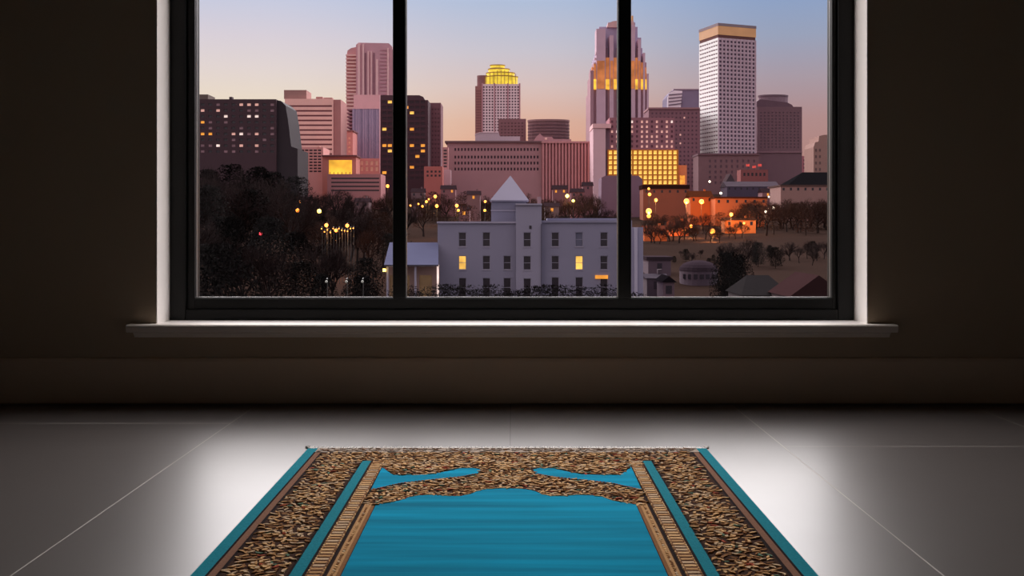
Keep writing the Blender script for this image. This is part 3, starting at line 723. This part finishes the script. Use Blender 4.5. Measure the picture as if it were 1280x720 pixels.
house('long low shed under the street lamps at right', 905, 946, 272, 275, 330, ext(150, 84, 46), ext(110, 70, 54), 'shed', 'gable', 6)
# near right roofs
house('grey flat roofed garage right of the white building', 808, 841, 321, 325, 180, ext(70, 58, 66), ext(90, 76, 84), 'garage', 'flat', 7)
house('pale roofed shed beside the tall white corner wing', 806, 836, 343, 347, 150, ext(64, 54, 60), ext(110, 100, 112), 'shed', 'gable', 5)
house('small house with gable left of the round roofed hall', 826, 846, 345, 352, 140, ext(84, 68, 74), ext(52, 46, 52), 'house', 'front', 6, win_lit=None)
house('grey green hip roofed house at the window bottom right', 926, 990, 346, 369, 112, ext(54, 48, 50), ext(66, 62, 64), 'house', 'hip', 8)
house('dull red roofed house in the bottom right corner of the view', 985, 1060, 344, 370, 104, ext(60, 48, 50), ext(84, 60, 62), 'house', 'front', 8)
b = bld('round_hall', 'round hall with shallow domed grey roof behind the small houses', 878, 165)
Y = 165; cx = PX(878, Y); r = PX(903, Y)-cx
mb = MB(); prev = None; rings = []
for k in range(6):
    a = k/5*math.pi/2; rings.append([(cx+r*math.cos(a)*math.cos(t), Y+r+r*math.cos(a)*math.sin(t), PZ(339, Y)+(PZ(326, Y)-PZ(339, Y))*math.sin(a)) for t in [2*math.pi*i/24 for i in range(24)]])
for p, q in zip(rings, rings[1:]):
    for i in range(24): j = (i+1) % 24; mb.face([p[i], p[j], q[j], q[i]], rext(86, 72, 82))
mb.build('dome_roof', b, smooth=True)
mb = MB(); rr = r*.96; q = [(cx+rr*math.cos(t), Y+r+rr*math.sin(t)) for t in [2*math.pi*i/24 for i in range(24)]]
mb.extr([(x, y, terr(Y)-1) for x, y in q], [(x, y, PZ(339, Y)) for x, y in q], ext(62, 52, 60)); mb.build('wall', b)
for i in range(7):
    t = math.radians(215+i*18); x, y = cx+rr*math.cos(t), Y+r+rr*math.sin(t); mb = MB(); mb.box(x-.35, x+.35, y-.08, y+.2, PZ(349, Y), PZ(343, Y), DG); mb.build('window', b)
# little houses among the trees at the foot of the skyline
hr = random.Random(5)
spots = [(500, 246, 430, 16), (522, 240, 470, 18), (560, 236, 470, 20), (592, 243, 400, 18), (700, 236, 470, 20), (722, 240, 440, 18), (735, 232, 500, 14), (960, 240, 470, 16), (690, 258, 340, 20), (580, 262, 330, 16), (380, 250, 420, 16), (452, 252, 420, 20)]
for px, py, Y, w in spots:
    house('small mauve gabled house among bare trees at the skyline foot', px-w/2, px+w/2, py-5, py, Y, ext(100+hr.randint(-14, 10), 74, 78), ext(78, 60, 66), 'house', 'gable', 8, 'small houses at the skyline foot', 'lit_o')

# --- white institutional building in the middle ground
Y = 137
wb = bld('white_building', 'white three storey building with pyramid roofed corner tower in the middle ground', 670, Y)
WA = ext(106, 104, 120); WB = ext(97, 96, 112); WC = ext(114, 111, 126); WTR = ext(124, 120, 134)
def wholes(xs, rows, w=9.4): return [(PX(x-w/2, Y), PX(x+w/2, Y), PZ(b_, Y), PZ(a_, Y)) for x in xs for a_, b_ in rows]
R3 = [(290.5, 308.5), (320, 337.5), (348, 372)]
def wwins(holes, Yf, mats):
    fr = Frame((0, Yf))
    for i, (a, b_, c, d) in enumerate(holes):
        q = MB(); t = .07
        q.box(a, b_, Yf+.18, Yf+.26, c, c+t, WTR); q.box(a, b_, Yf+.18, Yf+.26, d-t, d, WTR); q.box(a, a+t, Yf+.18, Yf+.26, c+t, d-t, WTR); q.box(b_-t, b_, Yf+.18, Yf+.26, c+t, d-t, WTR); q.box(a+t, b_-t, Yf+.18, Yf+.26, (c+d)/2-.03, (c+d)/2+.03, WTR)
        f = q.build('window', wb)
        p = MB(); p.box(a+t, b_-t, Yf+.21, Yf+.24, c+t, d-t, mats(i)); p.build('pane', f)
        s_ = MB(); s_.box(a-.1, b_+.1, Yf-.08, Yf+.18, c-.1, c, WTR); s_.build('window_ledge', f)
M['blind'] = pm('window_blind', lin((92, 92, 112)), .8, .1, 1)
LW = wholes((578, 608), R3)
block(wb, 547, 646, 278.5, Y+1.2, 13, WA, [(a*(Y+1.2)/Y, b_*(Y+1.2)/Y, c, d) for a, b_, c, d in LW+wholes((634,), R3[1:])], name='left_wing', rec=.3)
LW2 = [(a*(Y+1.2)/Y, b_*(Y+1.2)/Y, c, d) for a, b_, c, d in LW+wholes((634,), R3[1:])]
wwins(LW2, Y+1.2, lambda i: M['lit_y'] if i == 1 else DG)
CB = wholes((659,), R3)
block(wb, 645, 677, 255.5, Y, 9, WC, CB, name='stair_bay', rec=.3); wwins(CB, Y, lambda i: DG)
RW = [(a*(Y+1)/Y, b_*(Y+1)/Y, c, d) for a, b_, c, d in wholes((694, 724, 755), [(290.5, 308.5), (320, 337.5), (347, 372)])]
block(wb, 677, 790, 278, Y+1, 13, WA, RW, name='right_wing', rec=.3); wwins(RW, Y+1, lambda i: {3: M['blind'], 4: M['lit_y']}.get(i, DG))
H = [(PX(794, Y-2), PX(799, Y-2), PZ(308, Y-2), PZ(292, Y-2))]
block(wb, 788, 804, 284, Y-2, 14, ext(112, 110, 128), name='corner_wing'); box(wb, 'corner_pilaster', 793, 797, 284, None, Y-2.3, .4, ext(138, 134, 150))
box(wb, 'cornice', 546, 645, 276.8, 279.2, Y+.9, 13.4, WTR); box(wb, 'cornice', 677, 790, 275.6, 278.4, Y+.7, 13.4, ext(104, 102, 118)); box(wb, 'cornice', 644.6, 677.6, 254.4, 256.4, Y-.3, 9.4, WTR)
box(wb, 'roof_parapet', 684, 772, 272.8, 275.8, Y+8, 4, WB)
box(wb, 'lit_transom', 744, 760, 344, 348.5, Y+.8, .2, M['lit_o'])
# corner tower with pyramid roof
block(wb, 614, 658, 250, Y+3.5, 5.2, WB, [], py1=279, name='tower_wall')
mb = MB(); Yt = Y+3.5; a, c = PX(612.5, Yt), PX(661, Yt); ze = PZ(250.5, Yt); ap = (PX(638, Yt+2.6), Yt+2.6, PZ(219.5, Yt+2.6))
v = [(a, Yt-.4, ze), (c, Yt-.4, ze), (c, Yt+5.6, ze), (a, Yt+5.6, ze)]
for i in range(4): mb.face([v[i], v[(i+1) % 4], ap], ext(118, 114, 128))
mb.face(v[::-1], WB); mb.build('pyramid_roof', wb)
box(wb, 'tower_band', 613.5, 658, 262.5, 263.8, Yt-.1, .3, WTR); box(wb, 'tower_cornice', 612.5, 661, 250, 251.6, Yt-.4, 6, WC)
box(wb, 'vent_chimney', 672, 676.5, 246, 255.5, Y+3, 1, ext(120, 96, 100))
box(wb, 'downpipe', 676.2, 677.4, 280, None, Y-.2, .3, ext(72, 70, 84))
box(wb, 'wall_vent', 661.5, 664.5, 282, 286, Y-.08, .2, DG)
# annex with the blue grey roof
an = bld('annex', 'low annex with wide pale blue roof and lit porch left of the white building', 514, 133)
mb = MB(); e = at(480, 331, 131); e2 = at(548, 331, 131); r1 = at(487, 303, 139); r2 = at(548, 303, 139)
mb.hexa([e-Vector((0, 0, .2)), e2-Vector((0, 0, .2)), r2-Vector((0, 0, .2)), r1-Vector((0, 0, .2)), e, e2, r2, r1], rext(140, 142, 178)); mb.build('roof', an)
HP = [(PX(487, 134), PX(512, 134), PZ(372, 134), PZ(344, 134)), (PX(524, 134), PX(540, 134), PZ(372, 134), PZ(344, 134))]
block(an, 484, 547, 333, 134, 8, ext(112, 92, 88), HP, py1=None, name='wall'); windows(an, Frame((0, 134)), HP, lambda i, h: M['porch'])
for x in (483, 500, 518, 546): box(an, 'porch_column', x, x+2.4, 331, None, 131.3, .3, WTR if x != 546 else M['lit_w'])  # the end column's brightness is put in as emission
box(an, 'porch_light', 478.5, 482, 336, 339.5, 130.8, .3, M['lampy']); box(an, 'gutter', 480, 548, 331, 332.4, 130.8, .2, ext(50, 46, 56))

# --- trees
def make_tree(seed, name, mat, H_=10, spread=.55, lv=5):
    r = random.Random(seed); root = empty(name, (0, 0, 0)); tr = MB(); cr = MB()
    def grow(p, d, L_, rad, k):
        n = 2; q = p
        for i in range(n):
            d = (d+Vector((r.gauss(0, .12), r.gauss(0, .12), r.gauss(.05, .06)))).normalized(); q2 = q+d*L_/n
            (tr if k < 2 else cr).tube(q, q2, rad*(1-.3*i/n), rad*(1-.3*(i+1)/n), M['bark'] if k < 2 else mat, 4 if k < 3 else 3); q = q2
        if k >= lv:
            return
        m_ = 4 if k > 0 else 5
        for i in range(m_):
            a = 2*math.pi*(i+r.random())/m_; s_ = spread*r.uniform(.7, 1.4)
            u = d.orthogonal().normalized(); w = d.cross(u)
            nd = (d+(u*math.cos(a)+w*math.sin(a))*s_*1.25+Vector((0, 0, .1))).normalized()
            grow(q if r.random() < .6 else p+(q-p)*r.uniform(.5, .95), nd, L_*r.uniform(.6, .82), rad*.55, k+1)
    grow(Vector((0, 0, -.4)), Vector((0, 0, 1)), H_*.27, H_*.026, 0)
    mx = max(v[2] for v in cr.v)
    for b_ in (tr, cr): b_.v = [(x*H_/mx, y*H_/mx, z*H_/mx) for x, y, z in b_.v]
    tr.build('trunk', root); cr.build('crown', root)
    return root
def make_bush(seed, name, mat, H_=10, n=3200, slim=.42):
    r = random.Random(seed); root = empty(name, (0, 0, 0)); tr = MB(); cr = MB(); tr.tube((0, 0, -.4), (0, 0, H_*.6), H_*.02, H_*.008, M['bark'], 5)
    for i in range(n):
        a = r.uniform(0, 2*math.pi); z = r.uniform(.08, 1)**.9; prof = math.sin(math.pi*min(1, z*.8+.12))**.7
        rr = math.sqrt(r.random())*slim*H_*prof*(1+.25*math.sin(3*a+seed)); c = Vector((rr*math.cos(a), rr*math.sin(a), H_*z*(1-.12*rr/H_)))
        s_ = H_*r.uniform(.018, .035); u = Vector((r.gauss(0, 1), r.gauss(0, 1), r.gauss(0, 1))).normalized(); w = u.orthogonal().normalized()
        cr.face([c-u*s_, c+w*s_*.3, c+u*s_, c-w*s_*.3], mat)
    tr.build('trunk', root); cr.build('crown', root); return root
protos = [make_tree(1, 'bare_tree', M['twig']), make_tree(2, 'bare_tree', M['twig'], spread=.45), make_tree(3, 'bare_tree', M['twig2'], spread=.6), make_tree(4, 'bare_tree', M['twig2'])]
bushes = [make_bush(5, 'dense_tree', M['leaf']), make_bush(6, 'dense_tree', M['leaf'], slim=.35), make_bush(7, 'russet_tree', M['twig2'], n=1300, slim=.5)]
first = set()
tr_ = random.Random(21)
def put(p, px, py_top, Y, label, group, cat='tree', wide=1.):
    x = PX(px, Y); g = tz(x, Y); h = max(1.5, PZ(py_top, Y)-g); s_ = h/10
    rz = tr_.uniform(0, 6.28)
    if p.name in first: o = copy_tree(p, (x, Y, g), rz, (s_*wide, s_*wide, s_))
    else: first.add(p.name); o = p; o.location = (x, Y, g); o.rotation_euler = (0, 0, rz); o.scale = (s_*wide, s_*wide, s_)
    tag(o, label, cat, group)
def prof_y(px, pts):
    for (a, ya), (b_, yb) in zip(pts, pts[1:]):
        if px <= b_: return ya+(yb-ya)*(px-a)/(b_-a)
    return pts[-1][1]
LP = [(200, 190), (250, 194), (300, 196), (345, 200), (372, 216), (400, 228), (440, 244), (485, 250)]
for k, (Y, n, dy) in enumerate(((330, 12, 0), (260, 11, 16), (200, 10, 34), (150, 8, 62), (118, 7, 96))):
    for i in range(n):
        px = 228+(i+tr_.uniform(.1, .9))*(262/n if k < 3 else 235/n); y = prof_y(px, LP)+dy+tr_.uniform(-4, 12)
        y = min(y, 350)
        dense = tr_.random() < (.25, .35, .5, .6, .7)[k]
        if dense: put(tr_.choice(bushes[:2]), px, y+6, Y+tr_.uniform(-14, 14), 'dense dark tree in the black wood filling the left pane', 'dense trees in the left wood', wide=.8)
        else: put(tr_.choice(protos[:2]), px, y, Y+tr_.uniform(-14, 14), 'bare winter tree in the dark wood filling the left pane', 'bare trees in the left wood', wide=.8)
for i in range(22):
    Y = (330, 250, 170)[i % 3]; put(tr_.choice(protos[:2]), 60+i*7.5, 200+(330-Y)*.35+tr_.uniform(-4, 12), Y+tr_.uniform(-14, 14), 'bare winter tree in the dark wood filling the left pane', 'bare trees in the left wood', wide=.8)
for i in range(20):
    px = 395+i*12.0+tr_.uniform(-4, 4)
    if 613 < px < 662 and i % 2: continue
    put(tr_.choice(protos[2:]+bushes[2:]), px, 239+tr_.uniform(-3, 8), 430+tr_.uniform(-30, 30), 'reddish brown tree below the towers left of centre', 'reddish trees below the left towers', wide=.9)
for i in range(20):
    px = 372+i*6.2+tr_.uniform(-3, 3); put(tr_.choice(protos+bushes[2:]), px, 262+tr_.uniform(-6, 12), 240+tr_.uniform(-40, 40), 'russet tree above the blue roofed annex beside the left mullion', 'trees above the annex roof', wide=.9)
for i in range(16):
    px = 812+i*7.5+tr_.uniform(-3, 3); put(tr_.choice(protos[2:]), px, 276+tr_.uniform(-6, 8), 300+tr_.uniform(-20, 12), 'small russet tree among the orange lit cottages', 'small trees by the orange cottages', wide=1.)
for i in range(12):
    px = 505+i*25+tr_.uniform(-5, 5); put(tr_.choice(protos+bushes[2:]), px, 258+tr_.uniform(-4, 8), 300+tr_.uniform(-30, 30), 'brown tree behind the roof of the white building', 'brown trees behind the white building', wide=1)
for i in range(10):
    px = 664+i*9+tr_.uniform(-3, 3); put(tr_.choice(protos[2:]), px, 240+tr_.uniform(-3, 8), 400+tr_.uniform(-30, 30), 'bare tree in the row beneath the fluted office', 'bare trees beneath the fluted office', wide=.9)
for i in range(32):
    px = 812+i*7.6+tr_.uniform(-5, 5); put(tr_.choice(protos[2:]+bushes[2:]), px, 266-(px > 930)*14+tr_.uniform(-3, 8), 345+tr_.uniform(-30, 30), 'russet tree standing in the orange lamplight at right', 'russet trees in lamplight', wide=.9)
for i in range(34):
    px = 840+i*6.6+tr_.uniform(-5, 5); put(tr_.choice(protos[:2]+bushes[:1]), px, 303+tr_.uniform(-6, 12)+(px < 900)*12, 210+tr_.uniform(-20, 20), 'dim brown tree in the dark field at right', 'trees in the dark right field', wide=.9)
for i in range(5):
    px = 905+i*5.5; put(tr_.choice(bushes[:2]), px+tr_.uniform(-2, 2), 318+tr_.uniform(-6, 14), 135+i*4, 'dark dense tree between the round hall and hip roofed house', 'dense trees by the round hall', wide=.6)
for i in range(16):
    px = 932+i*8+tr_.uniform(-3, 3); put(tr_.choice(protos[2:]), px, 248+tr_.uniform(-3, 8), 372+tr_.uniform(-14, 14), 'brown tree in the row hiding the foot of the tan warehouse', 'trees before the tan warehouse', wide=1.1)
# shrubs along the foot of the white building
shrub = make_bush(9, 'shrub', M['leaf'], n=700, slim=.45)
for i in range(30):
    px = 500+i*10.2+tr_.uniform(-3, 3); put(shrub, px, 359+tr_.uniform(-5, 8), 118+tr_.uniform(-4, 4), 'low dark shrub in the hedge row before the white building', 'shrubs before the white building', 'shrub', wide=1.1)

# --- street lamps and lights
def street_lamp(px, py, Y, kind, label, group, r=.42, watts=0):
    r *= .82
    p = at(px, py, Y); g = tz(p.x, Y); b_ = empty('street_lamp', (p.x, Y, g), label, 'street lamp', group)
    q = MB(); q.tube((p.x, Y+.6, g-.3), (p.x, Y+.6, p.z+r+.25), .05, .04, M['pole'], 6); q.build('pole', b_)
    q = MB(); q.tube((p.x, Y+.6, p.z+r+.2), (p.x, Y, p.z+r+.12), .06, .05, M['pole'], 5); q.build('arm', b_)
    q = MB(); n = 8
    rings = [[(p.x+r*math.sin(a)*math.cos(t), Y+r*math.sin(a)*math.sin(t), p.z+r*math.cos(a)) for t in [2*math.pi*i/n for i in range(n)]] for a in [math.pi*(k+.5)/6 for k in range(6)]]
    for u, w in zip(rings, rings[1:]):
        for i in range(n): j = (i+1) % n; q.face([u[i], u[j], w[j], w[i]], M[kind])
    q.face(rings[0][::-1], M['pole']); q.face(rings[-1], M[kind]); q.build('lamp_globe', b_, smooth=True)
    if watts:
        l = bpy.data.lights.new('lamp_light', 'POINT'); l.energy = watts*.8; l.shadow_soft_size = 1.0
        l.color = {'lamp': (1, .42, .12), 'lampy': (1, .6, .2), 'lampw': (1, .8, .6), 'lampr': (1, .15, .15)}[kind]
        lo = bpy.data.objects.new('lamp_light', l); COL.objects.link(lo); lo.parent = b_; lo.location = (0, -.9, p.z-g-r-.4)
G1 = ('amber street lamp glowing among russet trees in the right pane', 'amber lamps in the right pane')
for px, py, Y, r, w in ((858, 251.5, 375, 1.25, 16000), (877, 252, 372, 1.1, 9000), (811, 264, 318, 1.15, 22000), (812, 243, 380, .8, 0), (820, 250, 370, .8, 9000), (811, 236, 400, .6, 0), (890.5, 289, 290, .95, 9000), (914, 268, 322, .75, 9000), (864, 283, 310, .7, 9000), (930, 279, 300, .4, 2500), (811, 270, 315, .8, 0)):
    street_lamp(px, py, Y, 'lamp', *G1, r=r, watts=w)
G2 = ('white lamp above the right hand russet trees', 'white lamps in the right pane')
for px, py, Y, r, w in ((957, 264.5, 325, .5, 4000), (966.5, 260, 330, .6, 0), (901, 241.5, 420, .6, 0), (887, 227, 500, .6, 0), (961, 246, 400, .4, 0)): street_lamp(px, py, Y, 'lampw', *G2, r=r, watts=w)
G3 = ('amber street lamp below the towers in the left pane', 'amber lamps in the left pane')
for px, py, Y, r, w in ((372, 263, 225, .55, 2500), (408, 281.5, 178, .42, 3000), (434, 282, 178, .4, 2500), (420, 288, 172, .36, 1500), (375, 252, 300, .45, 0), (484.5, 232.5, 505, 1., 4000)): street_lamp(px, py, Y, 'lamp', *G3, r=r, watts=w)
for i in range(12):
    street_lamp(402+i*3.6, 288+tr_.uniform(-3, 3), 168+tr_.uniform(0, 3), 'lamp', 'tiny amber light in the string of lights left of the annex', 'string of tiny amber lights', r=.13)
street_lamp(399, 264, 230, 'lampy', 'single yellow street lamp in the left pane above the amber lights', None, r=.6)
street_lamp(326, 291.5, 160, 'lampr', 'single small red lamp in the dark left wood', None, r=.42)
G4 = ('amber lamp among bare trees between left mullion and pyramid roof', 'amber lamps left of the pyramid roof')
for px, py, Y, r, w in ((544, 245.5, 400, .8, 5000), (546, 257.5, 290, .6, 2500), (533, 252, 380, .6, 3000), (528, 258, 330, .5, 0), (523, 255, 350, .4, 0), (513, 257, 340, .4, 0), (536, 249, 380, .4, 0), (571, 257, 285, .6, 3000), (573, 263, 280, .45, 0), (606.5, 252, 285, .45, 0), (606, 263, 270, .45, 0)): street_lamp(px, py, Y, 'lamp', *G4, r=r, watts=w)
street_lamp(709, 245, 370, 'lampy', 'brighter of two yellow lamps right of the pyramid roof', None, r=.85, watts=3000)
street_lamp(716.5, 251, 340, 'lampy', 'lower of two yellow lamps right of the pyramid roof', None, r=.6)
G5 = ('dim white path lamp near the bottom of the left pane', 'path lamps in the left pane')
for px, py in ((408, 352), (433, 352), (453, 352)):
    street_lamp(px, py, 105, 'lampdim', *G5, r=.18)

# ================================================================= SKY
w = bpy.data.worlds.new('dusk_sky'); scn.world = w; w.use_nodes = True; nt = w.node_tree; nt.nodes.clear()
N = nt.nodes.new; L = nt.links.new
out = N('ShaderNodeOutputWorld'); bg = N('ShaderNodeBackground'); L(bg.outputs[0], out.inputs[0])
tc = N('ShaderNodeTexCoord'); sp_ = N('ShaderNodeSeparateXYZ'); L(tc.outputs['Generated'], sp_.inputs[0])
X, Yc, Z = sp_.outputs
def ramp(stops):
    mr = N('ShaderNodeMapRange'); mr.inputs['From Max'].default_value = .30; L(Z, mr.inputs['Value'])
    r = N('ShaderNodeValToRGB'); L(mr.outputs[0], r.inputs[0]); e = r.color_ramp.elements
    while len(e) > 1: e.remove(e[0])
    for i, (p, c) in enumerate(stops):
        el = e[0] if i == 0 else e.new(p/.30); el.position = p/.30; el.color = (*lin(c), 1)
    return r.outputs[0]
rl_ = ramp([(0, (245, 205, 170)), (.07, (246, 215, 180)), (.125, (245, 227, 205)), (.16, (236, 222, 218)), (.19, (226, 216, 224)), (.23, (205, 210, 232)), (.30, (180, 195, 228))])
rc_ = ramp([(0, (235, 165, 130)), (.07, (236, 172, 142)), (.11, (232, 184, 162)), (.145, (226, 200, 194)), (.18, (210, 203, 212)), (.23, (184, 198, 224)), (.30, (165, 186, 220))])
rr_ = ramp([(0, (180, 130, 120)), (.07, (184, 138, 130)), (.11, (184, 146, 144)), (.15, (176, 160, 170)), (.19, (160, 168, 192)), (.23, (146, 168, 205)), (.30, (135, 160, 205))])
def mapr(v, a, b_, c=0, d=1, sm=True):
    n = N('ShaderNodeMapRange'); n.interpolation_type = 'SMOOTHSTEP' if sm else 'LINEAR'; L(v, n.inputs['Value'])
    for k, q in zip(('From Min', 'From Max', 'To Min', 'To Max'), (a, b_, c, d)): n.inputs[k].default_value = q
    return n.outputs[0]
def mixc(f, a, b_):
    n = N('ShaderNodeMix'); n.data_type = 'RGBA'
    for s_, v in (('Factor', f), ('A', a), ('B', b_)):
        if isinstance(v, tuple): n.inputs[s_].default_value = v
        else: L(v, n.inputs[s_])
    return n.outputs['Result']
c1 = mixc(mapr(X, -.25, .02), rl_, rc_); c2 = mixc(mapr(X, 0, .28), c1, rr_)
SKY_HI = 8.6  # unseen bright sky band added above the view to light the room
band = mixc(mapr(Z, .55, .9), (SKY_HI, SKY_HI*.935, SKY_HI*.925, 1), (2.0, 1.9, 1.95, 1))
hi = mixc(mapr(Z, .228, .33), c2, band)
back = mixc(mapr(X, -.8, .8), (1.15, .96, .95, 1), (.72, .66, .74, 1))  # sky behind the camera, shaped to light the facades
full = mixc(mapr(Yc, -.12, .2), back, hi)
grd = mixc(mapr(Z, -.03, .0), (.02, .016, .016, 1), full)
L(grd, bg.inputs['Color'])

# ================================================================= CAMERA
cam = bpy.data.cameras.new('camera'); co = bpy.data.objects.new('camera', cam); COL.objects.link(co)
co.location = (0, 0, CZ); co.rotation_euler = (math.pi/2, 0, 0)
cam.sensor_width = 36; cam.sensor_fit = 'HORIZONTAL'; cam.lens = 36*F/1280; cam.shift_y = -75/1280; cam.clip_end = 5000; cam.clip_start = .02
scn.camera = co
vs = scn.view_settings; vs.view_transform = 'Standard'; vs.look = 'None'; vs.gamma = 1; vs.exposure = 0; vs.use_curve_mapping = False
